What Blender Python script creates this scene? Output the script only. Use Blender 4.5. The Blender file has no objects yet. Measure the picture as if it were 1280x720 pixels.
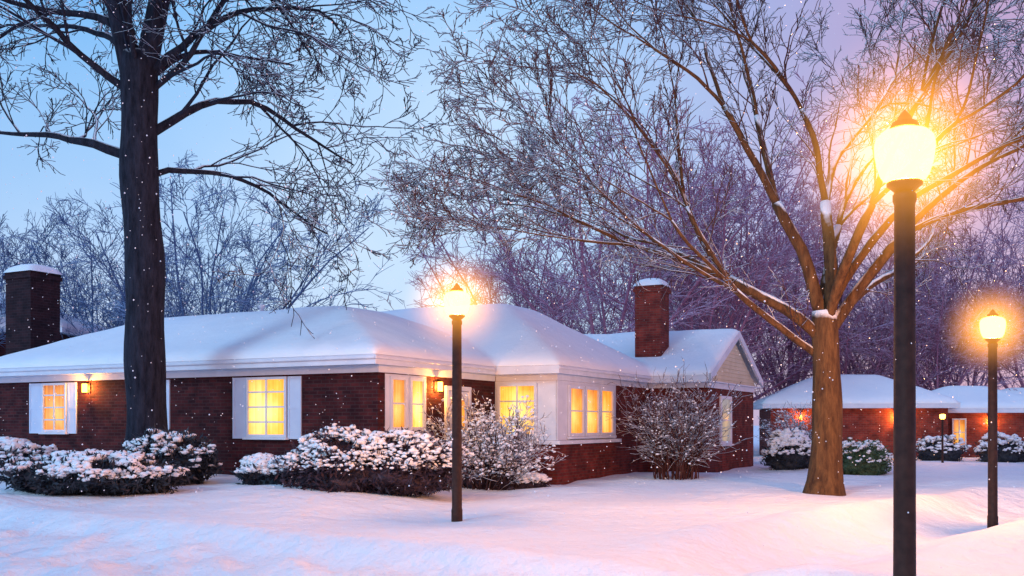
import bpy, math, random
from mathutils import Vector, Matrix, noise
scene=bpy.context.scene
def link(o): scene.collection.objects.link(o); return o
def sm(t):
    t=max(0.0,min(1.0,t)); return t*t*(3-2*t)
# ------------------------------------------------------------ materials
def newmat(name):
    m=bpy.data.materials.new(name); m.use_nodes=True
    nt=m.node_tree; nt.nodes.clear()
    out=nt.nodes.new('ShaderNodeOutputMaterial'); return m,nt,out
def N(nt,t,**k):
    n=nt.nodes.new(t)
    for a,b in k.items(): setattr(n,a,b)
    return n
def ramp(nt,stops):
    r=N(nt,'ShaderNodeValToRGB'); e=r.color_ramp.elements
    while len(e)<len(stops): e.new(0.5)
    for i,(p,c) in enumerate(stops):
        e[i].position=p; e[i].color=(c[0],c[1],c[2],1)
    return r
def noisy(name,c1,c2,scale=8,rough=.8,bump=.2,detail=5,spec=.3,bscale=None,bdist=.02,stretch=None):
    m,nt,out=newmat(name); p=N(nt,'ShaderNodeBsdfPrincipled')
    tc=N(nt,'ShaderNodeTexCoord'); mp=N(nt,'ShaderNodeMapping')
    nt.links.new(tc.outputs['Object'],mp.inputs[0])
    if stretch: mp.inputs['Scale'].default_value=stretch
    n=N(nt,'ShaderNodeTexNoise'); n.inputs['Scale'].default_value=scale; n.inputs['Detail'].default_value=detail
    nt.links.new(mp.outputs[0],n.inputs['Vector'])
    r=ramp(nt,[(.3,c1),(.7,c2)]); nt.links.new(n.outputs['Fac'],r.inputs[0])
    nt.links.new(r.outputs[0],p.inputs['Base Color'])
    p.inputs['Roughness'].default_value=rough; p.inputs['Specular IOR Level'].default_value=spec
    if bump:
        n2=N(nt,'ShaderNodeTexNoise'); n2.inputs['Scale'].default_value=bscale or scale*2; n2.inputs['Detail'].default_value=6
        nt.links.new(mp.outputs[0],n2.inputs['Vector'])
        b=N(nt,'ShaderNodeBump'); b.inputs['Strength'].default_value=bump; b.inputs['Distance'].default_value=bdist
        nt.links.new(n2.outputs['Fac'],b.inputs['Height']); nt.links.new(b.outputs[0],p.inputs['Normal'])
    nt.links.new(p.outputs[0],out.inputs[0]); return m
def bark(name,c1,c2,lo,hi,snow=(.86,.88,.93),scale=6,bump=.6):
    """bark, with snow lying on faces that point up"""
    m,nt,out=newmat(name); p=N(nt,'ShaderNodeBsdfPrincipled'); p.inputs['Roughness'].default_value=.85
    p.inputs['Specular IOR Level'].default_value=.2
    tc=N(nt,'ShaderNodeTexCoord'); mp=N(nt,'ShaderNodeMapping'); mp.inputs['Scale'].default_value=(1,1,.22)
    nt.links.new(tc.outputs['Object'],mp.inputs[0])
    n=N(nt,'ShaderNodeTexNoise'); n.inputs['Scale'].default_value=scale; n.inputs['Detail'].default_value=7; n.inputs['Roughness'].default_value=.7
    nt.links.new(mp.outputs[0],n.inputs['Vector'])
    r=ramp(nt,[(.35,c1),(.65,c2)]); nt.links.new(n.outputs['Fac'],r.inputs[0])
    g=N(nt,'ShaderNodeNewGeometry'); s=N(nt,'ShaderNodeSeparateXYZ'); nt.links.new(g.outputs['Normal'],s.inputs[0])
    n3=N(nt,'ShaderNodeTexNoise'); n3.inputs['Scale'].default_value=2.2; n3.inputs['Detail'].default_value=4
    nt.links.new(tc.outputs['Object'],n3.inputs['Vector'])
    a=N(nt,'ShaderNodeMath',operation='MULTIPLY_ADD'); a.inputs[1].default_value=.9; nt.links.new(n3.outputs['Fac'],a.inputs[0]); nt.links.new(s.outputs['Z'],a.inputs[2])
    mr=N(nt,'ShaderNodeMapRange'); mr.inputs['From Min'].default_value=lo+.45; mr.inputs['From Max'].default_value=hi+.45
    nt.links.new(a.outputs[0],mr.inputs['Value'])
    mx=N(nt,'ShaderNodeMixRGB'); mx.inputs[2].default_value=(*snow,1)
    nt.links.new(mr.outputs[0],mx.inputs[0]); nt.links.new(r.outputs[0],mx.inputs[1]); nt.links.new(mx.outputs[0],p.inputs['Base Color'])
    b=N(nt,'ShaderNodeBump'); b.inputs['Strength'].default_value=bump; b.inputs['Distance'].default_value=.05
    nt.links.new(n.outputs['Fac'],b.inputs['Height']); nt.links.new(b.outputs[0],p.inputs['Normal'])
    nt.links.new(p.outputs[0],out.inputs[0]); return m
def brickmat(name,c1,c2,mortar):
    m,nt,out=newmat(name); p=N(nt,'ShaderNodeBsdfPrincipled'); p.inputs['Roughness'].default_value=.9
    p.inputs['Specular IOR Level'].default_value=.2
    tc=N(nt,'ShaderNodeTexCoord'); s=N(nt,'ShaderNodeSeparateXYZ'); nt.links.new(tc.outputs['Object'],s.inputs[0])
    a=N(nt,'ShaderNodeMath',operation='ADD'); nt.links.new(s.outputs['X'],a.inputs[0]); nt.links.new(s.outputs['Y'],a.inputs[1])
    c=N(nt,'ShaderNodeCombineXYZ'); nt.links.new(a.outputs[0],c.inputs['X']); nt.links.new(s.outputs['Z'],c.inputs['Y'])
    b=N(nt,'ShaderNodeTexBrick'); nt.links.new(c.outputs[0],b.inputs['Vector'])
    b.inputs['Color1'].default_value=(*c1,1); b.inputs['Color2'].default_value=(*c2,1); b.inputs['Mortar'].default_value=(*mortar,1)
    b.inputs['Scale'].default_value=1; b.inputs['Brick Width'].default_value=.23; b.inputs['Row Height'].default_value=.08
    b.inputs['Mortar Size'].default_value=.008; b.inputs['Bias'].default_value=-.1
    n=N(nt,'ShaderNodeTexNoise'); n.inputs['Scale'].default_value=2.5; n.inputs['Detail'].default_value=6; nt.links.new(tc.outputs['Object'],n.inputs['Vector'])
    r=ramp(nt,[(.3,(.5,.5,.6)),(.7,(1.3,1.2,1.2))]); nt.links.new(n.outputs['Fac'],r.inputs[0])
    mx=N(nt,'ShaderNodeMixRGB',blend_type='MULTIPLY'); mx.inputs[0].default_value=1
    nt.links.new(b.outputs['Color'],mx.inputs[1]); nt.links.new(r.outputs[0],mx.inputs[2]); nt.links.new(mx.outputs[0],p.inputs['Base Color'])
    bp=N(nt,'ShaderNodeBump'); bp.inputs['Strength'].default_value=.6; bp.inputs['Distance'].default_value=.01; bp.invert=True
    nt.links.new(b.outputs['Fac'],bp.inputs['Height']); nt.links.new(bp.outputs[0],p.inputs['Normal'])
    nt.links.new(p.outputs[0],out.inputs[0]); return m
def snowmat(name,scale=1.0,bump=.5,bd=.08):
    m,nt,out=newmat(name); p=N(nt,'ShaderNodeBsdfPrincipled'); p.inputs['Roughness'].default_value=.65
    p.inputs['Specular IOR Level'].default_value=.25
    tc=N(nt,'ShaderNodeTexCoord')
    n=N(nt,'ShaderNodeTexNoise'); n.inputs['Scale'].default_value=.5*scale; n.inputs['Detail'].default_value=6; nt.links.new(tc.outputs['Object'],n.inputs['Vector'])
    r=ramp(nt,[(.3,(.80,.87,.94)),(.7,(.90,.93,.96))]); nt.links.new(n.outputs['Fac'],r.inputs[0]); nt.links.new(r.outputs[0],p.inputs['Base Color'])
    n2=N(nt,'ShaderNodeTexNoise'); n2.inputs['Scale'].default_value=3*scale; n2.inputs['Detail'].default_value=9; n2.inputs['Roughness'].default_value=.6
    nt.links.new(tc.outputs['Object'],n2.inputs['Vector'])
    b=N(nt,'ShaderNodeBump'); b.inputs['Strength'].default_value=bump; b.inputs['Distance'].default_value=bd
    nt.links.new(n2.outputs['Fac'],b.inputs['Height']); nt.links.new(b.outputs[0],p.inputs['Normal'])
    nt.links.new(p.outputs[0],out.inputs[0]); return m
def glowwin(name,c1,c2,c3,st,ax,cx=.5):
    """curtained window lit from inside: soft folds, and a brighter pool where the room lamp stands"""
    m,nt,out=newmat(name); tc=N(nt,'ShaderNodeTexCoord'); s=N(nt,'ShaderNodeSeparateXYZ'); nt.links.new(tc.outputs['Generated'],s.inputs[0])
    mp=N(nt,'ShaderNodeMapping'); mp.inputs['Scale'].default_value=(22,22,.3); nt.links.new(tc.outputs['Object'],mp.inputs[0])
    n=N(nt,'ShaderNodeTexNoise'); n.inputs['Scale'].default_value=1.0; n.inputs['Detail'].default_value=1; nt.links.new(mp.outputs[0],n.inputs['Vector'])
    n2=N(nt,'ShaderNodeTexNoise'); n2.inputs['Scale'].default_value=2.2; n2.inputs['Detail'].default_value=2; nt.links.new(tc.outputs['Object'],n2.inputs['Vector'])
    c=N(nt,'ShaderNodeCombineXYZ'); nt.links.new(s.outputs['X' if ax=='u' else 'Y'],c.inputs['X']); nt.links.new(s.outputs['Z'],c.inputs['Y'])
    d=N(nt,'ShaderNodeVectorMath',operation='DISTANCE'); d.inputs[1].default_value=(cx,.40,0); nt.links.new(c.outputs[0],d.inputs[0])
    mr=N(nt,'ShaderNodeMapRange'); mr.inputs['From Min'].default_value=.0; mr.inputs['From Max'].default_value=.80; mr.inputs['To Min'].default_value=.60; mr.inputs['To Max'].default_value=.0
    nt.links.new(d.outputs['Value'],mr.inputs['Value'])
    a=N(nt,'ShaderNodeMath',operation='MULTIPLY_ADD'); a.inputs[1].default_value=.35; nt.links.new(n.outputs['Fac'],a.inputs[0]); nt.links.new(mr.outputs[0],a.inputs[2])
    a2=N(nt,'ShaderNodeMath',operation='MULTIPLY_ADD'); a2.inputs[1].default_value=.45; nt.links.new(n2.outputs['Fac'],a2.inputs[0]); nt.links.new(a.outputs[0],a2.inputs[2])
    r=ramp(nt,[(.36,c1),(.66,c2),(.98,c3)]); nt.links.new(a2.outputs[0],r.inputs[0])
    e=N(nt,'ShaderNodeEmission'); e.inputs['Strength'].default_value=st; nt.links.new(r.outputs[0],e.inputs[0])
    gl=N(nt,'ShaderNodeBsdfGlossy'); gl.inputs['Roughness'].default_value=.08; gl.inputs[0].default_value=(.1,.1,.1,1)
    ad=N(nt,'ShaderNodeAddShader'); nt.links.new(e.outputs[0],ad.inputs[0]); nt.links.new(gl.outputs[0],ad.inputs[1])
    nt.links.new(ad.outputs[0],out.inputs[0]); return m
def globemat(name,col,st,tr):
    m,nt,out=newmat(name); e=N(nt,'ShaderNodeEmission'); e.inputs[0].default_value=(*col,1); e.inputs[1].default_value=st
    t=N(nt,'ShaderNodeBsdfTransparent'); t.inputs[0].default_value=(*tr,1)
    ad=N(nt,'ShaderNodeAddShader'); nt.links.new(e.outputs[0],ad.inputs[0]); nt.links.new(t.outputs[0],ad.inputs[1]); nt.links.new(ad.outputs[0],out.inputs[0]); return m
M_snow=snowmat('snow',1,1,.12); M_snowroof=snowmat('roof_snow',1.2,.25); M_snowclump=snowmat('snow_clump',3,.4)
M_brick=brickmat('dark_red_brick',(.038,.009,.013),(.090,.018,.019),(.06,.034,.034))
M_brickR=brickmat('lamplit_red_brick',(.12,.020,.017),(.20,.036,.026),(.12,.06,.05))  # same house brick, with the warmth of lamplight put into its colour
M_brick2=brickmat('red_brick',(.16,.028,.022),(.25,.046,.032),(.15,.08,.065))
M_brickD=brickmat('near_black_brick',(.018,.009,.013),(.040,.016,.020),(.035,.024,.03))  # near-black brick colour for the left chimney
M_white=noisy('white_paint',(.62,.67,.76),(.72,.77,.86),3,.5,.1)
M_shut=noisy('pale_blue_paint',(.52,.62,.80),(.60,.70,.86),3,.5,.1)
M_cream=noisy('cream_siding',(.60,.52,.36),(.70,.62,.45),2,.6,.1)
M_metal=noisy('dark_iron',(.022,.008,.006),(.050,.020,.014),12,.6,.2,spec=.25)
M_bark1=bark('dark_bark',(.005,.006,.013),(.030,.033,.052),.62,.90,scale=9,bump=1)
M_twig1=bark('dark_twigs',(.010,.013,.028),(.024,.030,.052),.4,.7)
M_bark2=bark('brown_bark',(.045,.022,.012),(.15,.078,.032),.38,.62,scale=9,bump=1)
M_twig2=bark('brown_twigs',(.042,.020,.026),(.09,.048,.045),.2,.55)
M_twigr=bark('russet_twigs',(.06,.018,.016),(.12,.04,.03),.3,.7)
M_bgL=bark('hazed_blue_twigs',(.055,.095,.20),(.09,.15,.29),.5,.9,snow=(.50,.66,.92))  # distance haze put into the twig and snow colours
M_bgR=bark('hazed_mauve_twigs',(.27,.115,.19),(.40,.18,.27),.5,.9,snow=(.80,.64,.82))  # haze tint mixed into both twigs and snow
M_leafd=noisy('dark_foliage',(.012,.016,.030),(.035,.045,.055),9,.6,0)
M_leafp=noisy('russet_foliage',(.024,.016,.032),(.055,.034,.045),9,.6,0)
M_leafg=noisy('green_foliage',(.03,.07,.04),(.07,.12,.06),9,.6,0)
WC=((.80,.24,.025),(1,.48,.07),(1,.80,.28)); WO=((.42,.10,.015),(.88,.28,.03),(1,.58,.15))
M_win={'u':glowwin('lit_window',*WC,1.6,'u',.45),'v':glowwin('lit_side_window',*WC,1.6,'v',.5)}
M_win2={'u':glowwin('lit_orange_window',*WO,1.15,'u',.55),'v':glowwin('lit_orange_side_window',*WO,1.5,'v',.4)}
M_pale={'v':glowwin('dim_window',(.20,.17,.20),(.34,.28,.27),(.6,.42,.28),1.0,'v',.5)}
M_globe=globemat('glowing_glass',(1,.60,.11),5.0,(.62,.52,.35))
M_wl=globemat('wall_lantern_glass',(1,.42,.06),7,(.9,.8,.6))
# ------------------------------------------------------------ mesh builder
class MB:
    def __init__(s): s.v=[]; s.f=[]
    def box(s,x0,x1,y0,y1,z0,z1):
        if x0>x1:x0,x1=x1,x0
        if y0>y1:y0,y1=y1,y0
        b=len(s.v)
        s.v+=[(x0,y0,z0),(x1,y0,z0),(x1,y1,z0),(x0,y1,z0),(x0,y0,z1),(x1,y0,z1),(x1,y1,z1),(x0,y1,z1)]
        s.f+=[tuple(b+i for i in q) for q in [(3,2,1,0),(4,5,6,7),(0,1,5,4),(1,2,6,5),(2,3,7,6),(3,0,4,7)]]
    def prism(s,poly,z0,z1):
        b=len(s.v); n=len(poly)
        s.v+=[(x,y,z0) for x,y in poly]+[(x,y,z1) for x,y in poly]
        for i in range(n):
            j=(i+1)%n; s.f.append((b+i,b+j,b+n+j,b+n+i))
        s.f.append(tuple(b+n+i for i in range(n))); s.f.append(tuple(b+n-1-i for i in range(n)))
    def lathe(s,prof,seg=24):
        b=len(s.v)
        for r,z in prof:
            for k in range(seg):
                a=2*math.pi*k/seg; s.v.append((r*math.cos(a),r*math.sin(a),z))
        for i in range(len(prof)-1):
            for k in range(seg):
                k2=(k+1)%seg; s.f.append((b+i*seg+k,b+i*seg+k2,b+(i+1)*seg+k2,b+(i+1)*seg+k))
        s.f.append(tuple(b+seg-1-k for k in range(seg))); t=b+(len(prof)-1)*seg; s.f.append(tuple(t+k for k in range(seg)))
    def tube(s,pts,rad,sides):
        b=len(s.v); n=len(pts)
        d=(pts[-1]-pts[0]).normalized()
        ref=Vector((0,0,1)) if abs(d.z)<.9 else Vector((1,0,0))
        for i,p in enumerate(pts):
            t=(pts[min(i+1,n-1)]-pts[max(i-1,0)])
            if t.length<1e-6: t=d.copy()
            t.normalize(); a=t.cross(ref); a.normalize(); c=a.cross(t); r=rad[i]
            for k in range(sides):
                an=2*math.pi*k/sides+1.5708; q=p+a*(math.cos(an)*r)+c*(math.sin(an)*r); s.v.append((q.x,q.y,q.z))
        for i in range(n-1):
            for k in range(sides):
                k2=(k+1)%sides; s.f.append((b+i*sides+k,b+i*sides+k2,b+(i+1)*sides+k2,b+(i+1)*sides+k))
        s.f.append(tuple(b+(n-1)*sides+k for k in range(sides)))
    def mesh(s,name,mat,smooth=False):
        me=bpy.data.meshes.new(name); me.from_pydata(s.v,[],s.f); me.update()
        me.materials.append(mat)
        if smooth: me.polygons.foreach_set('use_smooth',[True]*len(me.polygons))
        return me
    def obj(s,name,mat,parent=None,smooth=False,bevel=0):
        o=bpy.data.objects.new(name,s.mesh(name,mat,smooth)); link(o)
        if parent: o.parent=parent
        if bevel:
            b=o.modifiers.new('bevel','BEVEL'); b.width=bevel; b.segments=2; b.limit_method='ANGLE'
        return o
def thing(name,label,cat,loc,rot=0,group=None):
    e=bpy.data.objects.new(name,None); e.empty_display_size=.3; link(e); e.location=loc; e.rotation_euler=(0,0,rot)
    e['label']=label; e['category']=cat
    if group: e['group']=group
    return e
def light(name,parent,loc,col,power,rad=.08):
    l=bpy.data.lights.new(name,'POINT'); l.color=col; l.energy=power; l.shadow_soft_size=rad
    o=bpy.data.objects.new(name,l); link(o); o.parent=parent; o.location=loc; return o
# ------------------------------------------------------------ ground
def ground(x,y):
    z=.10*noise.noise((x*.16,y*.16,0))+.10*noise.noise((x*.36,y*.36,3))+.03*noise.noise((x*1.3,y*1.3,5))
    z+=.26*sm((-.5-x)/3.0)*sm((y-14.5)/4.5)
    t=(-2.6-x)*.55+(12.2-y)*.8
    e=sm((t)/.7)
    z-=.22*e; z+=.15*math.exp(-((t+.15)/.4)**2)
    tr_=abs(math.sin((t+.4*noise.noise((x*.3,y*.3,8)))*2.1))
    z+=e*(.10*tr_+.10*noise.noise((x*1.8,y*1.8,9))+.07*noise.noise((x*4.5,y*4.5,9)))
    k=y-(8.2+1.12*x if x<10 else 19.4+.35*(x-10))
    g_=sm((x-1)/2); w=math.exp(-(k/1.4)**2)*g_
    z-=.28*w; z+=.17*math.exp(-((k-2.1)/.7)**2)*g_+.10*math.exp(-((k+2.2)/.8)**2)*g_
    z+=w*.09*noise.noise((x*2.2,y*2.2,2))
    f=1-sm((math.hypot(x,y)-60)/40)
    return z*f
def axis(lo,hi,f0,f1,st):
    a=[]; x=f0
    while x<=f1: a.append(x); x+=st
    s=st*1.5; x=a[-1]+s
    while x<hi: a.append(x); s*=1.22; x+=s
    a.append(hi); s=st*1.5; x=f0-s; l=[]
    while x>lo: l.append(x); s*=1.22; x-=s
    l.append(lo); return l[::-1]+a
xs=axis(-700,700,-16,18,.12); ys=axis(-120,900,6,32,.12)
g=MB(); nx=len(xs)
for y in ys:
    for x in xs: g.v.append((x,y,ground(x,y)))
for j in range(len(ys)-1):
    for i in range(nx-1):
        a=j*nx+i; g.f.append((a,a+1,a+nx+1,a+nx))
go=g.obj('ground',M_snow,None,True); go['kind']='structure'; go['label']='snow covered lawn with soft drifts and a trodden path'
# ------------------------------------------------------------ roofs, windows
def roof_field(blocks,eave,step,puff=.13,seed=0,flat=.45):
    u0=min(b[0] for b in blocks); u1=max(b[1] for b in blocks); v0=min(b[2] for b in blocks); v1=max(b[3] for b in blocks)
    nu=round((u1-u0)/step); nv=round((v1-v0)/step)
    def smin(a,b,k):
        h_=max(k-abs(a-b),0)/k; return min(a,b)-h_*h_*k*.25
    def h(u,v):
        best=None
        for b in blocks:
            if b[0]-1e-4<=u<=b[1]+1e-4 and b[2]-1e-4<=v<=b[3]+1e-4:
                dv=min(v-b[2],b[3]-v); du=min(u-b[0],b[1]-u)
                half=(b[3]-b[2])/2
                if b[5]=='hip':
                    ds=smin(du,dv,.25)
                    if flat: ds=smin(ds,half-flat,.5)
                else: ds=min(dv,half-.04)
                edge=min(du,dv)
                z=eave+.05+b[4]*max(ds,0)+puff*(1-math.exp(-max(edge,0)/.12))
                if best is None or z>best: best=z
        if best is None: return None
        return best+.035*noise.noise((u*.8,v*.8,seed))+.012*noise.noise((u*2.4,v*2.4,seed))
    mb=MB(); idx={}
    def vid(i,j):
        if (i,j) not in idx:
            u=u0+i*step; v=v0+j*step; idx[(i,j)]=len(mb.v); mb.v.append((u,v,h(u,v)))
        return idx[(i,j)]
    cells=set()
    for i in range(nu):
        for j in range(nv):
            if h(u0+(i+.5)*step,v0+(j+.5)*step) is not None: cells.add((i,j))
    for (i,j) in cells:
        mb.f.append((vid(i,j),vid(i+1,j),vid(i+1,j+1),vid(i,j+1)))
    low={}
    def lid(i,j):
        if (i,j) not in low:
            u=u0+i*step; v=v0+j*step; low[(i,j)]=len(mb.v); mb.v.append((u,v,eave))
        return low[(i,j)]
    for (i,j) in cells:
        for (di,dj,a,b) in [(-1,0,(i,j+1),(i,j)),(1,0,(i+1,j),(i+1,j+1)),(0,-1,(i,j),(i+1,j)),(0,1,(i+1,j+1),(i,j+1))]:
            if (i+di,j+dj) not in cells:
                za=mb.v[vid(*a)][2]; zb=mb.v[vid(*b)][2]
                if max(za,zb)>eave+.35:
                    la=len(mb.v); u,v,_=mb.v[vid(*a)]; mb.v.append((u,v,za-.12)); u,v,_=mb.v[vid(*b)]; mb.v.append((u,v,zb-.12))
                    mb.f.append((la,la+1,vid(*b),vid(*a)))
                else: mb.f.append((lid(*a),lid(*b),vid(*b),vid(*a)))
    return mb
def wb(mb,ax,w,a0,a1,o0,o1,z0,z1):
    if ax=='u': mb.box(a0,a1,w-o1,w-o0,z0,z1)
    else: mb.box(w+o0,w+o1,a0,a1,z0,z1)
def window(par,ax,w,a0,a1,z0,z1,mat,cols=2,rows=2,fw=.06,o=0.0):
    g=MB(); wb(g,ax,w,a0+.02,a1-.02,o+.012,o+.022,z0+.02,z1-.02); wo=g.obj('window',mat[ax],par)
    f=MB()
    wb(f,ax,w,a0,a0+fw,o+.003,o+.07,z0,z1); wb(f,ax,w,a1-fw,a1,o+.003,o+.07,z0,z1)
    wb(f,ax,w,a0+fw,a1-fw,o+.003,o+.07,z0,z0+fw); wb(f,ax,w,a0+fw,a1-fw,o+.003,o+.07,z1-fw,z1)
    for i in range(1,cols):
        a=a0+(a1-a0)*i/cols; t=.02
        wb(f,ax,w,a-t,a+t,o+.005,o+.06,z0+fw,z1-fw)
    for j in range(1,rows):
        z=z0+(z1-z0)*j/rows
        for i in range(cols):
            b0=a0+(a1-a0)*i/cols+.02*(i>0)+fw*(i==0); b1=a0+(a1-a0)*(i+1)/cols-.02*(i<cols-1)-fw*(i==cols-1)
            wb(f,ax,w,b0,b1,o+.005,o+.045,z-.018,z+.018)
    f.obj('frame',M_white,wo,bevel=.006)
    s=MB(); wb(s,ax,w,a0-.05,a1+.05,o+.004,o+.13,z0-.06,z0-.002); s.obj('sill',M_white,wo,bevel=.008)
    return wo
def shutter(par,ax,w,a0,a1,z0,z1):
    m=MB(); t=.05; mid=(z0+z1)/2
    wb(m,ax,w,a0,a0+t,.005,.04,z0,z1); wb(m,ax,w,a1-t,a1,.005,.04,z0,z1)
    for zz in (z0,mid-.03,z1-.06): wb(m,ax,w,a0+t,a1-t,.005,.038,zz,zz+.06)
    wb(m,ax,w,a0+t,a1-t,.006,.026,z0+.06,mid-.03); wb(m,ax,w,a0+t,a1-t,.006,.026,mid+.03,z1-.06)
    m.obj('shutter',M_shut,par)
def wall_lamp(par,ax,w,a,z,power):
    m=MB(); wb(m,ax,w,a-.05,a+.05,.003,.03,z-.12,z+.12); wb(m,ax,w,a-.02,a+.02,.03,.14,z+.14,z+.17)
    wb(m,ax,w,a-.06,a+.06,.09,.21,z+.11,z+.14); wb(m,ax,w,a-.04,a+.04,.11,.19,z-.14,z-.11)
    b=m.obj('wall_lamp',M_metal,par)
    g=MB(); wb(g,ax,w,a-.045,a+.045,.105,.195,z-.108,z+.108); g.obj('lamp_glass',M_wl,b)
    lo=(a,w-.15,z) if ax=='u' else (w+.15,a,z)
    light('bulb',b,lo,(1,.42,.09),power,.04)
def edge_board(mb,edges,z0,z1,t,inset):
    for (ax,w,a0,a1,sgn) in edges:
        if ax=='u': mb.box(a0,a1,w+inset*sgn,w+(inset+t)*sgn,z0,z1)
        else: mb.box(w+inset*sgn,w+(inset+t)*sgn,a0,a1,z0,z1)
# ------------------------------------------------------------ main house
ANG=math.atan2(-.4618,.887)
H=thing('brick_house','long low dark brick house with snow covered roof and lit windows','house',(-3.14,21.1,0),ANG)
UL=-13.0
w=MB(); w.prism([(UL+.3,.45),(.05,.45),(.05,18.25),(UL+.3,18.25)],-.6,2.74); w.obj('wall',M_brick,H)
w=MB(); w.prism([(-.2,5.75),(1.83,5.75),(1.83,12.55),(3.77,12.55),(3.77,18.2),(-.2,18.2)],-.7,2.735); wo_=w.obj('wall',M_brickR,H); wo_['label']='brick wall below bay and on gable wing, reddened for lamplight'
EA=2.98
rf=roof_field([(UL,.3,0,8,.435,'hip'),(-12,2.1,5.3,13.3,.60,'hip'),(-3,4.0,12.1,18.7,.47,'gable')],EA,.1,flat=.75)
roof=rf.obj('roof',M_snowroof,H,True)
s=MB(); s.prism([(UL+.06,.06),(.24,.06),(.24,5.36),(2.04,5.36),(2.04,12.16),(3.94,12.16),(3.94,18.64),(UL+.06,18.64)],2.785,2.82); s.obj('soffit',M_white,H)
f=MB()
edge_board(f,[('u',0,UL,.3,1),('v',.3,.03,5.3,-1),('u',5.3,.3,2.1,1),('v',2.1,5.33,12.1,-1),('u',12.1,2.1,4.0,1)],2.77,EA-.005,.03,0)
edge_board(f,[('v',UL,.03,18.7,1)],2.77,EA-.005,.03,0)
f.obj('fascia',M_white,H)
fr=MB()
for e in [('u',.45,UL+.3,.05),('u',5.75,.085,1.83),('u',12.55,1.87,3.77)]: wb(fr,'u',e[1],e[2],e[3],.002,.032,2.62,2.783)
for e in [(.05,.42,5.70),(1.83,5.72,12.5),(3.77,12.52,18.25)]: wb(fr,'v',e[0],e[1],e[2],.002,.032,2.62,2.782)
fr.obj('frieze',M_white,H)
gt=MB()
gt.box(UL,.3,-.05,-.002,2.88,2.95)
gt.box(.302,.35,-.05,5.2,2.88,2.95); gt.box(2.102,2.15,5.25,12.0,2.88,2.95)
gt.obj('gutter',M_white,H,bevel=.02)
gb=MB()
for i in range(12):
    z0=2.80+i*.125; z1=z0+.125; ha=(15.4-12.35)*(1-(z0-2.8)/1.50); hb=(15.4-12.35)*(1-(z1-2.8)/1.50)
    if hb<0: hb=0.01
    if ha<=0: break
    b=len(gb.v)
    gb.v+=[(3.815,15.4-ha,z0),(3.815,15.4+ha,z0),(3.795,15.4+hb,z1),(3.795,15.4-hb,z1),(3.75,15.4-ha,z0),(3.75,15.4+ha,z0)]
    gb.f+=[(b,b+1,b+2,b+3),(b+4,b+5,b+1,b)]
gb.obj('gable',M_cream,H)
rk=MB()
for sg in (-1,1):
    b=len(rk.v)
    for uu in (3.93,4.01):
        rk.v+=[(uu,15.4+sg*3.3,2.80),(uu,15.4+sg*3.3,3.03),(uu,15.4,3.03+.47*3.3),(uu,15.4,2.80+.47*3.3)]
    q=[(0,1,2,3),(7,6,5,4),(0,4,5,1),(1,5,6,2),(3,2,6,7),(0,3,7,4)]
    rk.f+=[tuple(b+i for i in x) for x in q]
rk.obj('bargeboard',M_white,H)
for (a0,a1,z0,z1,m,c) in [(-10.72,-9.78,1.29,2.58,M_win2,2),(-7.15,-6.46,1.25,2.58,M_win,2),(-3.63,-2.44,1.20,2.58,M_win,2)]:
    window(H,'u',.45,a0,a1,z0,z1,m,c,4)
for (a0,a1,z0,z1) in [(-11.25,-10.75,1.25,2.58),(-9.75,-9.42,1.25,2.58),(-7.5,-7.17,1.2,2.58),(-6.44,-6.1,1.2,2.58),(-4.06,-3.66,1.16,2.58),(-2.41,-2.03,1.16,2.58)]:
    shutter(H,'u',.45,a0,a1,z0,z1)
wall_lamp(H,'u',.45,-8.96,2.42,90)
window(H,'v',.05,.85,1.5,1.35,2.56,M_win2,1,2,.08); window(H,'v',.05,1.62,2.25,1.35,2.56,M_win,1,2,.08)
pn=MB(); wb(pn,'v',.05,.70,2.36,.0025,.012,1.2,2.6); pn.obj('window_surround',M_white,H)
wall_lamp(H,'v',.05,2.75,2.38,100)
d=MB(); wb(d,'v',.05,3.3,4.25,.005,.05,.15,2.3); do=d.obj('door',M_white,H,bevel=.01)
dp=MB(); wb(dp,'v',.05,3.5,4.05,.051,.06,1.2,2.1); dp.obj('door_pane',M_win2['v'],do)
k=MB(); k.lathe([(.0,0),(.03,.01),(.035,.03),(.0,.05)],12); ko=k.obj('handle',M_metal,do,True); ko.rotation_euler=(0,math.pi/2,0); ko.location=(.10,3.4,1.15)
dt=MB(); wb(dt,'v',.05,3.18,3.29,.003,.07,.1,2.42); wb(dt,'v',.05,4.26,4.37,.003,.07,.1,2.42); wb(dt,'v',.05,3.29,4.26,.003,.07,2.31,2.42); dt.obj('door_frame',M_white,H)
bp=MB(); wb(bp,'u',5.75,.06,1.82,.003,.03,1.08,2.615); bp.obj('bay_panel',M_white,H)
bp=MB(); wb(bp,'v',1.83,5.73,9.75,.003,.03,1.08,2.615); bp.obj('bay_panel',M_white,H)
window(H,'u',5.75,.16,1.30,1.17,2.55,M_win,2,3,.07,.03)
for (a0,a1) in [(6.35,7.33),(7.41,8.39),(8.47,9.45)]: window(H,'v',1.83,a0,a1,1.17,2.52,M_win2,1,2,.09,.03)
lg=MB(); wb(lg,'u',5.75,.06,1.83,.002,.17,.98,1.075); wb(lg,'v',1.83,5.58,9.85,.002,.17,.98,1.075); lg.obj('ledge',M_white,H)
window(H,'v',3.77,13.8,15.1,.85,2.4,M_pale,1,2,.1)
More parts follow.
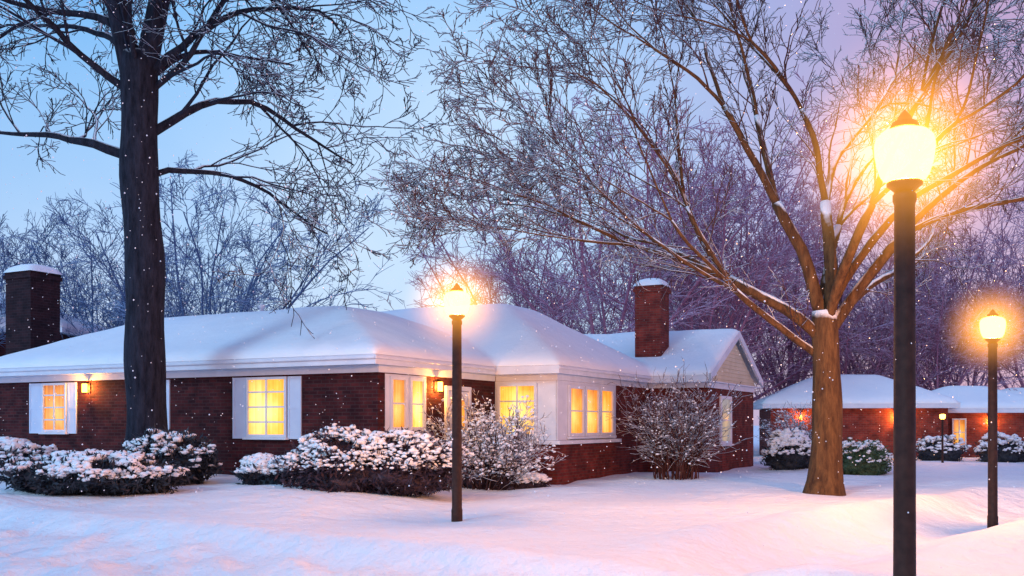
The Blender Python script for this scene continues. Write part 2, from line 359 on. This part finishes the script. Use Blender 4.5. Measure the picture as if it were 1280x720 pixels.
def chimney(par,cx,cy,hw,hd,z0,z1,mat):
    c=MB(); c.box(cx-hw,cx+hw,cy-hd,cy+hd,z0,z1-.2)
    c.box(cx-hw-.05,cx+hw+.05,cy-hd-.05,cy+hd+.05,z1-.2,z1-.08); c.box(cx-hw-.02,cx+hw+.02,cy-hd-.02,cy+hd+.02,z1-.08,z1)
    co=c.obj('chimney',mat,par)
    sn=MB(); n=10
    for j in range(n+1):
        for i in range(n+1):
            x=-1+2*i/n; y=-1+2*j/n; e=max(0,1-max(abs(x),abs(y))**4)
            sn.v.append((cx+x*(hw+.06),cy+y*(hd+.06),z1+.003+.28*e**.5*(1-.45*(x*x+y*y)/2)))
    for j in range(n):
        for i in range(n):
            a=j*(n+1)+i; sn.f.append((a,a+1,a+n+2,a+n+1))
    sn.obj('snow_cap',M_snowroof,co,True)
chimney(roof,1.62,13.55,.44,.4,3.0,5.95,M_brick2)
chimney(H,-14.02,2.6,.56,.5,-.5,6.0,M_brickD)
vt=MB(); vt.lathe([(.06,0),(.06,.45),(.09,.46),(.09,.52),(.03,.56)],12); vo=vt.obj('vent_pipe',M_white,roof,True); vo.location=(-6.9,4.6,4.35)
# ------------------------------------------------------------ other houses
def hip_house(label,loc,rot,wd,dp,eave,slope,wmat,lamps=(),chim=None,wins=()):
    h=thing('brick_house',label,'house',loc,rot,'low brick houses along the street')
    m=MB(); m.box(.4,wd-.4,.4,dp-.4,-.5,eave-.2); m.obj('wall',wmat,h)
    wd=round(wd/.2)*.2; dp=round(dp/.2)*.2
    ro=roof_field([(0,wd,0,dp,slope,'hip')],eave,.2,seed=loc[0],flat=0).obj('roof',M_snowroof,h,True)
    f=MB(); f.box(0,wd,0,.04,eave-.2,eave-.004); f.box(wd-.04,wd,.041,dp,eave-.2,eave-.004); f.box(0,.04,.041,dp,eave-.2,eave-.004); f.obj('fascia',M_white,h)
    s=MB(); s.box(.05,wd-.05,.05,dp-.05,eave-.18,eave-.15); s.obj('soffit',M_white,h)
    if chim: chimney(ro,chim,dp*.55,.35,.35,eave,eave+2.2,wmat)
    for (a0,a1,z0,z1) in wins: window(h,'u',.4,a0,a1,z0,z1,M_win2,2,2)
    for (a,z,p) in lamps: wall_lamp(h,'u',.4,a,z,p)
    return h
hip_house('red brick bungalow with snowy hip roof beside bare trees',(11.2,44.5,0),math.radians(-8),8.4,5.6,2.4,.44,M_brick2,lamps=[(1.7,1.8,70),(5.8,1.8,160)])
hip_house('low brick house with snowy roof and glowing doorway light',(17.6,45.2,0),math.radians(-12),6.6,5.0,2.2,.38,M_brick2,lamps=[(1.6,1.5,200),(3.9,1.6,100)],wins=[(2.3,2.9,.5,1.75)])
hip_house('brick house with snow laden roof near evergreen shrubs',(21.8,48,0),math.radians(-10),11.0,5.6,2.2,.34,M_brick2,lamps=[(2.4,1.6,150)])
hip_house('pale snowy roofed house beyond the tall brick chimney',(-30,38.5,0),0,12.6,8,5.25,.42,M_brick)
# ------------------------------------------------------------ street lamps
def street_lamp(x,y,s,power,label,rot,zs=1,hs=1,halo=True):
    z=ground(x,y); e=thing('street_lamp',label,'street lamp',(x,y,z-.04),rot,'street lamps along the snowy lawn')
    e.scale=(s*hs,s*hs,s*zs)
    p=MB(); p.lathe([(.088,-.3),(.088,.22),(.080,.25),(.078,.9),(.076,2.0),(.072,3.16),(.083,3.19),(.083,3.23),(.068,3.25)],24)
    p.obj('post',M_metal,e,True)
    c=MB(); c.lathe([(.07,3.252),(.10,3.28),(.125,3.30),(.125,3.322),(.105,3.332)],24); c.obj('collar',M_metal,e,True)
    g=MB(); g.lathe([(.11,3.334),(.150,3.345),(.172,3.38),(.190,3.44),(.205,3.51),(.210,3.59),(.200,3.64),(.16,3.68),(.10,3.70)],32); g.obj('lamp_globe',M_globe,e,True)
    k=MB(); k.lathe([(.103,3.703),(.10,3.72),(.085,3.75),(.055,3.765),(.045,3.79),(.025,3.815),(.004,3.84)],24); k.obj('cap',M_metal,e,True)
    light('bulb',e,(0,0,3.51),(1,.43,.12),power,.09)
    if halo:
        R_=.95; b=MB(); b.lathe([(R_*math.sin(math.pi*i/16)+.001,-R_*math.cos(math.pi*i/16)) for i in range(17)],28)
        o=b.obj('emissive_halo',M_halo,e,True); o.location=(0,0,3.52)  # added sphere that carries the emissive halo
m,nt,out=newmat('halo_emission'); tc=N(nt,'ShaderNodeTexCoord')  # lamp halo painted as an emission volume; no light is scattered
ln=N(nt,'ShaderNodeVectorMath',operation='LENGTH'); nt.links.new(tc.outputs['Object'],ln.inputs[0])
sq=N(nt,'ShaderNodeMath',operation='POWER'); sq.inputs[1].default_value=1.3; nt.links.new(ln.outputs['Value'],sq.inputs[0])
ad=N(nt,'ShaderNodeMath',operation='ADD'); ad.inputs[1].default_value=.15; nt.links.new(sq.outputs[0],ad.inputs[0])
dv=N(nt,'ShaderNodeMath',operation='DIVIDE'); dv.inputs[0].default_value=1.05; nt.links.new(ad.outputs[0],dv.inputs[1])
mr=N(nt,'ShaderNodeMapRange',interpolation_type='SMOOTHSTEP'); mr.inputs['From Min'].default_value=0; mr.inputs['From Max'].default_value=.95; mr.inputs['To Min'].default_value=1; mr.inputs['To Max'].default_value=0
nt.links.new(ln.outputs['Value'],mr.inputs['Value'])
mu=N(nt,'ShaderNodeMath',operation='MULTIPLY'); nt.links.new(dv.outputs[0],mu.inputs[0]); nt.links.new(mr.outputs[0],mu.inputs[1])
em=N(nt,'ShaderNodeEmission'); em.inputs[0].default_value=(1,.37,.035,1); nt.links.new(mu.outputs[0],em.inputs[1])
nt.links.new(em.outputs[0],out.inputs['Volume']); M_halo=m
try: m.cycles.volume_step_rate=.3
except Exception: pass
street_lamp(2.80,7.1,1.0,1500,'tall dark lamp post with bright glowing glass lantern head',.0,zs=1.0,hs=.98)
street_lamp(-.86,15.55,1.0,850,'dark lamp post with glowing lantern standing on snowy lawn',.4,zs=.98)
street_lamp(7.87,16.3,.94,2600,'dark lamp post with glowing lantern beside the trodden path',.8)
street_lamp(16.0,37,.5,160,'small dark garden lamp post with glowing lantern by brick house',.3,halo=False)
# ------------------------------------------------------------ trees
def chain(p,d,L,r0,r1,n,wob,up,rng):
    pts=[p.copy()]; ds=[d.copy()]; rr=[r0]; p=p.copy(); d=d.copy()
    for i in range(n):
        d=d+Vector((rng.gauss(0,wob),rng.gauss(0,wob),rng.gauss(0,wob)+up)); d.normalize()
        p=p+d*(L/n); pts.append(p.copy()); ds.append(d.copy()); rr.append(r0+(r1-r0)*((i+1)/n)**.8)
    return pts,ds,rr
def side(d,ang,rng,flat=0):
    q=Vector((rng.gauss(0,1),rng.gauss(0,1),rng.gauss(0,1)*(1-flat))); q=q-d*q.dot(d)
    if q.length<1e-4: q=Vector((1,0,0))
    q.normalize(); return (d*math.cos(ang)+q*math.sin(ang)).normalized()
def ramify(mb,pts,ds,rr,L,lev,P,rng):
    if lev>=len(P['n']): return
    n=P['n'][lev]; k=len(pts)-1
    for j in range(n):
        t=P['t0']+(1-P['t0'])*((j+rng.random())/n); x=t*k; i=min(int(x),k-1); fr=x-i
        p=pts[i].lerp(pts[i+1],fr); d=ds[i+1]; r=rr[i]+(rr[i+1]-rr[i])*fr
        l=L*P['lr'][lev]*(1.15-.55*t)*rng.uniform(.6,1.3)
        nd=side(d,rng.uniform(*P['ang']),rng,P.get('flat',0)); nd.z+=P['lift']; nd.normalize()
        r0=max(min(r*.62,l*P.get('thick',.018)),P['rmin']*1.25); r1=max(r0*.35,P['rmin'])
        ns=P['seg'][lev]; c=chain(p,nd,l,r0,r1,ns,P['wob'],P['up'][lev],rng)
        mb.tube(c[0],c[2],P['sides'][lev]); ramify(mb,*c,l,lev+1,P,rng)
def place_tree(label,loc,tm,cm,rot=0,sc=1,group=None,name='bare_tree'):
    e=thing(name,label,'tree',loc,rot,group); e.scale=(sc,sc,sc)
    for nm,me in (('trunk',tm),('crown',cm)):
        o=bpy.data.objects.new(nm,me); link(o); o.parent=e
    return e
# --- tall dark tree, forking high up
rng=random.Random(19); tr=MB(); cr=MB()
pts=[];rd=[]
for i in range(30):
    z=-.4+i*.33; pts.append(Vector((.07*math.sin(z*.5)-.008*z+ .03*math.sin(z*1.7),.05*math.cos(z*.6),z)))
    rd.append((.43-.006*z)*(1+.30*math.exp(-max(z,0)*2.6))*(1+.04*math.sin(z*3.1)))
tr.tube(pts,rd,20)
def stem(p,d,L,r): 
    c=chain(p,d.normalized(),L,r,r*.6,12,.035,.01,rng); tr.tube(c[0],c[2],14); return c
top=Vector((-.12,0,8.6))
sA=stem(top+Vector((-.10,0,0)),Vector((-.16,0,1)),6.5,.26); sB=stem(top+Vector((.12,0,0)),Vector((.20,.05,1)),6.5,.25)
P1=dict(n=[6,5,5,4],lr=[.60,.58,.55,.5],ang=(.45,1.0),lift=.03,rmin=.0085,seg=[8,6,5,3],wob=.17,up=[-.02,-.01,.0,.0],sides=[5,4,3,3],t0=.14,flat=.1,thick=.015)
spec=[(6.9,182,5.0,.13,.42),(7.3,8,5.4,.12,.75),(7.9,-25,4.8,.09,.95),(8.2,195,5.0,.10,.85),(8.8,40,4.4,.08,.9),(9.0,-5,5.2,.11,.9),(9.4,150,5,.09,.8),(9.8,-60,4.2,.08,.8),(10.0,185,5.0,.10,.7),(10.4,20,4.8,.10,.8),(11.2,-20,4.4,.09,.7),(11.5,215,4.2,.08,.7),(12.0,100,4,.07,.7),(12.4,0,4.4,.09,.6),(12.6,170,4.6,.09,.6),(8.5,270,3.6,.07,.8),(6.4,3,4.6,.08,.6)]
for (z,a,L,r,el) in spec:
    right=math.cos(math.radians(a))>0
    if z>8.6:
        c=(sB if right else sA); k=min(int((z-8.6)/6.5*12),11); o=c[0][k]
    else: o=Vector((-.012*z,0,z))
    a=math.radians(a+rng.uniform(-8,8)); d=Vector((math.cos(a)*math.cos(el),math.sin(a)*math.cos(el),math.sin(el)))
    c=chain(o,d,L,r,.018,14,.13,-.072*(el+.05),rng); tr.tube(c[0],c[2],8); ramify(cr,*c,L,0,P1,rng)
x,y=-7.95,21.5
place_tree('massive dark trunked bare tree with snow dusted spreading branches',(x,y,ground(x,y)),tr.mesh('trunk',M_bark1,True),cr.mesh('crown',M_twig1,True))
# --- big forking tree
rng=random.Random(44); tr=MB(); cr=MB()
pts=[];rd=[]
for i in range(16):
    z=-.3+i*.29; pts.append(Vector((.05*math.sin(z)+.02*z,.03*z,z))); rd.append((.36-.022*z)*(1+.30*math.exp(-max(z,0)*4.5))*(1+.03*math.sin(z*4)))
tr.tube(pts,rd,20)
P2=dict(n=[3,4,4],lr=[.80,.58,.52],ang=(.35,.9),lift=.05,rmin=.0082,seg=[8,6,4],wob=.13,up=[.0,.0,.0],sides=[4,3,3],t0=.08,flat=0,thick=.012)
def fork(p,d,r,L,lev,o,bend):
    n=7; pts=[p.copy()];ds=[d.copy()];rr=[r]; re=r*.76
    cv=side(d,1.5708,rng,.5)*rng.uniform(.02,.055)   # each limb bows its own way
    for i in range(n):
        d=d+o*bend+cv+Vector((rng.gauss(0,.06),rng.gauss(0,.06),rng.gauss(0,.05)-.004)); d.normalize(); p=p+d*(L/n); pts.append(p.copy()); ds.append(d.copy()); rr.append(r+(re-r)*(i+1)/n)
    (tr if lev<4 else cr).tube(pts,rr,8 if lev<3 else 5)
    if lev>0: ramify(cr,pts,ds,rr,max(L,1.5),0,P2,rng)
    if lev>=5: return
    k=2 if rng.random()<.85 or lev>1 else 3; q=side(d,1.5708,rng,.2); ph=rng.uniform(.24,.42)
    for i in range(k):
        s_=(1,-1,0)[i]; a=ph*s_*(1 if i else rng.uniform(.4,.9)); nd=(d*math.cos(a)+q*math.sin(a)).normalized()
        nd.z=max(nd.z,.10); nd.normalize()
        fork(p-d*.02,nd,re*rng.uniform(.68,.82) if i!=1 else re*rng.uniform(.58,.72),L*rng.uniform(.80,.94),lev+1,o,bend)
for (a,t,r,L,z,b_) in [(184,40,.14,2.5,3.6,.018),(172,14,.16,2.8,4.1,.006),(12,10,.165,2.8,4.1,.006),(-4,32,.14,2.6,3.8,.014),(90,22,.12,2.7,4.0,.01),(268,24,.12,2.7,4.0,.01),(165,52,.09,2.5,3.2,.016),(14,48,.095,2.4,4.0,.014),(-30,18,.11,2.6,4.2,.01)]:
    a=math.radians(a); t=math.radians(t); o=Vector((math.cos(a),math.sin(a),0)); d=(o*math.sin(t)+Vector((0,0,math.cos(t)))).normalized()
    fork(Vector((.02*z,.03*z,z-.2))+o*.08,d,r,L,0 if r>.1 else 1,o,b_)
x,y=6.9,22.0
place_tree('broad bare tree with many arching snow lined limbs over lawn',(x,y,ground(x,y)),tr.mesh('trunk',M_bark2,True),cr.mesh('crown',M_twig2,True))
# --- distant trees
def bgmesh(seed,stems,Ht,spread):
    rng=random.Random(seed); tr=MB(); cr=MB()
    pts=[Vector((0,0,-.3)),Vector((0,0,.6)),Vector((.05,0,1.4)),Vector((.05,.05,2.2))]; tr.tube(pts,[.24,.19,.17,.16],10)
    P=dict(n=[10,8,7],lr=[.42,.48,.5],ang=(.35,1.05),lift=.04,rmin=.0095,seg=[5,4,3],wob=.15,up=[-.01,-.01,.0],sides=[4,3,3],t0=.16,thick=.009)
    for s in range(stems):
        a=2*math.pi*(s+rng.random()*.6)/stems; t=rng.uniform(.08,spread); o=Vector((math.cos(a),math.sin(a),0)); d=(o*math.sin(t)+Vector((0,0,math.cos(t)))).normalized()
        L=Ht*rng.uniform(.62,.8); c=chain(Vector((.05,.05,rng.uniform(1.2,2.1))),d,L,rng.uniform(.06,.09),.02,9,.09,.0,rng); tr.tube(c[0],c[2],6); ramify(cr,*c,L,0,P,rng)
    return tr,cr
vars_=[bgmesh(41,8,12,.75),bgmesh(57,8,12,.9),bgmesh(71,8,12,.65)]
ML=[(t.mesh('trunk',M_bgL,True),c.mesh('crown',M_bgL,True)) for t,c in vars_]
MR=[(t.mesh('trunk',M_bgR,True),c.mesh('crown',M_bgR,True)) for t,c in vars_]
bg=[(-11.3,38,1.0,'L',0),(-17.5,42,.95,'L',1),(-21,38,.85,'L',2),(-14.5,48,.85,'L',2),(-25,46,.95,'L',1),(-20.5,50,.9,'L',0),
    (-6.5,58,.62,'R',1),(-3,60,.62,'R',0),(.2,46,1.08,'R',1),(4.4,42,1.36,'R',0),(8.0,44,1.30,'R',2),(11.5,52,1.3,'R',1),(15.5,56,1.3,'R',0),
    (20,56,1.25,'R',1),(25,58,1.3,'R',2),(30,57,1.3,'R',0),(20.8,55,.8,'R',2),(14,53,.75,'R',0),(34,60,1.2,'R',2),(-10,62,.55,'L',0),(2.5,58,1.0,'R',2),(7,60,1.15,'R',0),
    (12,60,1.1,'R',2),(17.5,52.5,.8,'R',1),(23,53.5,.9,'R',0),(28,61,1.2,'R',1)]
rg=random.Random(3)
for (x,y,s,k,v) in bg:
    t=(ML if k=='L' else MR)[v]
    place_tree('bare winter tree tinted blue grey for haze behind the house' if k=='L' else 'snow dusted bare winter tree tinted mauve for haze behind the houses',(x,y,ground(x,y)-.1),t[0],t[1],rg.uniform(0,6.28),s,'bare trees behind the houses')
# ------------------------------------------------------------ shrubs
import bmesh
def icov(sub):
    b=bmesh.new(); bmesh.ops.create_icosphere(b,subdivisions=sub,radius=1); v=[x.co.copy() for x in b.verts]; f=[[q.index for q in x.verts] for x in b.faces]; b.free(); return v,f
IC1=icov(1); IC2=icov(2); IC4=icov(4)
def blob(mb,c,r,rng,flat=.65,ic=IC2):
    b=len(mb.v); off=Vector((rng.random()*50,rng.random()*50,rng.random()*50)); an=rng.random()*6.28; ca,sa=math.cos(an),math.sin(an); st=rng.uniform(1.0,1.6)
    for v in ic[0]:
        k=r*(1+.55*noise.noise(v*1.5+off)); x=v.x*k*st; y=v.y*k/st*1.1
        mb.v.append((c[0]+x*ca-y*sa,c[1]+x*sa+y*ca,c[2]+v.z*k*flat))
    mb.f+=[tuple(b+i for i in f) for f in ic[1]]
def surf(d,rx,ry,h,off,lump=.34):
    k=1+lump*noise.noise(d*1.7+off)+.20*noise.noise(d*4+off)
    return Vector((d.x*rx*k,d.y*ry*k,h*.42+d.z*h*.58*k))
def shrub(name,label,x,y,rx,ry,h,mat,seed,nl=3500,nsn=420,cov=0.0,ssz=(.04,.10),cat='shrub',gap=-.18):
    rng=random.Random(seed); e=thing(name,label,cat,(x,y,ground(x,y)-.05),0,'snowy shrubs around the house'); off=Vector((seed*3.1,seed*1.7,0))
    core=MB()
    for v in IC4[0]:
        q=surf(v,rx*.84,ry*.84,h*.86,off); core.v.append((q.x,q.y,max(q.z,-.1)))
    core.f+=[tuple(f) for f in IC4[1]]; core.obj('opaque_core',mat,e,True)  # solid inner body added to block light between the leaves
    lf=MB()
    for i in range(nl):
        d=Vector((rng.gauss(0,1),rng.gauss(0,1),rng.gauss(0,1))).normalized(); p=surf(d,rx,ry,h,off)*rng.uniform(.82,1.12)
        if p.z<0: p.z=rng.uniform(0,.15)
        a=Vector((rng.gauss(0,1),rng.gauss(0,1),rng.gauss(.3,1)))+d*1.1; a.normalize(); c=side(a,1.57,rng); l=rng.uniform(.04,.10); w_=l*.28
        b=len(lf.v); lf.v+=[tuple(p-a*l),tuple(p+c*w_),tuple(p+a*l),tuple(p-c*w_)]; lf.f.append((b,b+1,b+2,b+3))
    lf.obj('leaves',mat,e)
    sn=MB()
    for i in range(nsn):
        d=Vector((rng.gauss(0,1),rng.gauss(0,1),abs(rng.gauss(.2,.9))+cov)).normalized()
        if noise.noise(d*3.2+off)<gap and d.z<.85: continue
        p=surf(d,rx,ry,h,off)*rng.uniform(.95,1.09)
        blob(sn,p,rng.uniform(*ssz)*(.7+.6*d.z),rng,rng.uniform(.4,.75),IC2)
    sn.obj('snow_clumps',M_snowclump,e,True)
    return e
def twig_shrub(label,x,y,rx,h,mat,seed,n=46,blobs=500,group='snowy shrubs around the house',base=.3,spread=.85,bs=(.015,.04)):
    rng=random.Random(seed); e=thing('twiggy_shrub',label,'shrub',(x,y,ground(x,y)-.05),0,group); br=MB(); sn=MB()
    P=dict(n=[5,4],lr=[.45,.5],ang=(.3,1.1),lift=.05,rmin=.006,seg=[4,3],wob=.16,up=[.0,.0],sides=[3,3],t0=.15)
    for i in range(n):
        a=rng.uniform(0,6.28); t=rng.random()**.6*spread; o=Vector((math.cos(a),math.sin(a),0)); d=(o*math.sin(t)+Vector((0,0,math.cos(t)))).normalized()
        L=h*rng.uniform(.55,1.0)*(1-.15*t); bb=rng.random()**.5*base*rx; c=chain(Vector((o.x*bb,o.y*bb,0)),Vector((d.x*rx/h*1.2,d.y*rx/h*1.2,d.z)).normalized(),L,.016,.007,8,.11,-.03,rng)
        br.tube(c[0],c[2],4); k0=len(br.v); ramify(br,*c,L,0,P,rng)
        for q in range(int(blobs/n)):
            v=Vector(br.v[rng.randrange(k0,len(br.v))])
            if v.z>h*.12: blob(sn,v+Vector((0,0,.015)),rng.uniform(*bs),rng,.7,IC1)
    br.obj('branches',mat,e,True); sn.obj('snow_clumps',M_snowclump,e,True); return e
shrub('low_shrub','spreading low evergreen shrub under thick clumps of snow',-7.75,18.3,1.42,.85,.70,M_leafd,1,7500,1500,.06,(.03,.08),gap=-.15)
shrub('evergreen_shrub','dark pointed evergreen shrub with snow on branch tips',-7.0,20.3,.88,.7,1.0,M_leafd,2,6500,700,-.05,(.03,.075),gap=-.08)
shrub('rounded_shrub','wide rounded hedge shrub speckled with snow by brick wall',-2.75,19.6,1.62,.95,1.10,M_leafp,3,8500,2400,.05,(.025,.065),gap=-.28)
shrub('low_shrub','small snow heaped shrub beside the rounded hedge shrub',-5.0,20.2,.5,.45,.60,M_leafd,4,1800,420,.2,(.035,.08),gap=-.4)
shrub('low_shrub','low snowy shrub in front of shuttered window',-11.1,21.8,1.0,.7,.80,M_leafd,5,3000,560,.1,(.04,.09))
shrub('low_shrub','small snow buried shrub at foot of bay',.2,23.2,.6,.4,.36,M_leafp,6,700,220,.3,(.04,.09))
twig_shrub('tall rounded twiggy shrub frosted with snow beside the entry',-.72,23.1,1.15,2.25,M_twig2,7,120,2600,base=.5,spread=.95,bs=(.018,.045))
shrub('rounded_shrub','snow dusted rounded shrub beneath the picture window',-.62,23.1,.8,.6,1.0,M_leafp,12,3000,600,-.1,(.02,.055),gap=-.25)
twig_shrub('tall russet twiggy shrub flecked with snow against brick wing',4.55,27.6,.78,2.85,M_twigr,8,90,750,base=.8,spread=.5)
shrub('rounded_shrub','snow capped shrub at corner of brick house',9.2,33,.75,.6,1.15,M_leafd,9,1800,420,.1,(.05,.11))
shrub('evergreen_shrub','green evergreen shrub dusted with snow near brown tree',10.6,30.2,.8,.7,1.0,M_leafg,10,3000,300,0,(.03,.07))
twig_shrub('snow covered ornamental bush in front of bungalow',11.0,38.5,.8,2.3,M_twig2,11,50,900)
for i,(x,y,rx,h,mt) in enumerate([(13.2,41.5,.8,.9,M_leafd),(17.6,41,.9,1.0,M_leafd),(20.2,41.0,1.1,1.1,M_leafd),(22.3,40,.9,1.0,M_leafd),(15.2,42.2,.6,.8,M_leafg),(21.0,37.0,.8,2.4,M_leafd)]):
    shrub('rounded_shrub','dark snow dusted shrub near distant brick houses',x,y,rx,.6,h,mt,30+i,1500,220,.1,(.04,.11))
# ------------------------------------------------------------ falling snow
fs=MB(); rf_=random.Random(5)
for i in range(4200):
    dd=rf_.uniform(5,32); x=rf_.uniform(-.56,.56)*dd; z=rf_.uniform(.1,1.5+.43*dd); r=rf_.uniform(.003,.0075)*(.6+dd*.05)
    b=len(fs.v); fs.v+=[(x-r,dd,z),(x+r,dd,z),(x,dd-r,z),(x,dd+r,z),(x,dd,z-r),(x,dd,z+r)]
    fs.f+=[tuple(b+q for q in t) for t in [(0,2,5),(2,1,5),(1,3,5),(3,0,5),(2,0,4),(1,2,4),(3,1,4),(0,3,4)]]
fo=fs.obj('falling_snow',M_snowclump,None); fo['kind']='stuff'; fo['label']='tiny white snowflakes drifting down'
# ------------------------------------------------------------ world
W=bpy.data.worlds.new('World'); scene.world=W; W.use_nodes=True; nt=W.node_tree; nt.nodes.clear()
out=N(nt,'ShaderNodeOutputWorld'); sk=N(nt,'ShaderNodeTexSky'); sk.sky_type='NISHITA'; sk.sun_disc=False; sk.sun_elevation=math.radians(4); sk.sun_rotation=math.radians(200)
b1=N(nt,'ShaderNodeBackground'); b1.inputs[1].default_value=.05; nt.links.new(sk.outputs[0],b1.inputs[0])
tc=N(nt,'ShaderNodeTexCoord'); sp=N(nt,'ShaderNodeSeparateXYZ'); nt.links.new(tc.outputs['Generated'],sp.inputs[0])
r=ramp(nt,[(0,(.50,.56,.82)),(.12,(.40,.57,.88)),(.38,(.17,.46,.88)),(1,(.08,.30,.76))]); nt.links.new(sp.outputs['Z'],r.inputs[0])
mr=N(nt,'ShaderNodeMapRange',interpolation_type='SMOOTHSTEP'); mr.inputs['From Min'].default_value=-.02; mr.inputs['From Max'].default_value=.42; mr.inputs['To Max'].default_value=.92
nt.links.new(sp.outputs['X'],mr.inputs['Value'])
mx=N(nt,'ShaderNodeMixRGB'); mx.inputs[2].default_value=(.46,.27,.50,1); nt.links.new(mr.outputs[0],mx.inputs[0]); nt.links.new(r.outputs[0],mx.inputs[1])
dp_=N(nt,'ShaderNodeVectorMath',operation='DISTANCE'); dp_.inputs[1].default_value=(-.06,.94,.24); nt.links.new(tc.outputs['Generated'],dp_.inputs[0])
m2=N(nt,'ShaderNodeMapRange',interpolation_type='SMOOTHSTEP'); m2.inputs['From Min'].default_value=0; m2.inputs['From Max'].default_value=.34; m2.inputs['To Min'].default_value=.62; m2.inputs['To Max'].default_value=0
nt.links.new(dp_.outputs['Value'],m2.inputs['Value'])
mx2=N(nt,'ShaderNodeMixRGB'); mx2.inputs[2].default_value=(.56,.71,.93,1); nt.links.new(m2.outputs[0],mx2.inputs[0]); nt.links.new(mx.outputs[0],mx2.inputs[1])
cn=N(nt,'ShaderNodeTexNoise'); cn.inputs['Scale'].default_value=4; cn.inputs['Detail'].default_value=6; nt.links.new(tc.outputs['Generated'],cn.inputs['Vector'])
cr_=ramp(nt,[(.3,(.84,.92,.97)),(.7,(1.18,1.09,1.03))]); nt.links.new(cn.outputs['Fac'],cr_.inputs[0])
mm=N(nt,'ShaderNodeMixRGB',blend_type='MULTIPLY'); mm.inputs[0].default_value=1; nt.links.new(mx2.outputs[0],mm.inputs[1]); nt.links.new(cr_.outputs[0],mm.inputs[2])
b2=N(nt,'ShaderNodeBackground'); b2.inputs[1].default_value=1.0; nt.links.new(mm.outputs[0],b2.inputs[0])
ad=N(nt,'ShaderNodeAddShader'); nt.links.new(b1.outputs[0],ad.inputs[0]); nt.links.new(b2.outputs[0],ad.inputs[1]); nt.links.new(ad.outputs[0],out.inputs[0])
sl=bpy.data.lights.new('fill_sun','SUN'); sl.energy=1.25; sl.angle=math.radians(16); sl.color=(.46,.74,1)  # soft blue directional light added to lift the snow
so=bpy.data.objects.new('fill_sun',sl); link(so); so.rotation_euler=(math.radians(60),0,math.radians(-40))
scene.view_settings.view_transform='Standard'; scene.view_settings.look='None'; scene.view_settings.exposure=0
cam=bpy.data.cameras.new('camera'); cam.lens=35; cam.sensor_width=36; cam.shift_y=.1328; cam.clip_end=3000
co=bpy.data.objects.new('camera',cam); link(co); co.location=(0,0,1.5); co.rotation_euler=(math.pi/2,0,0); scene.camera=co
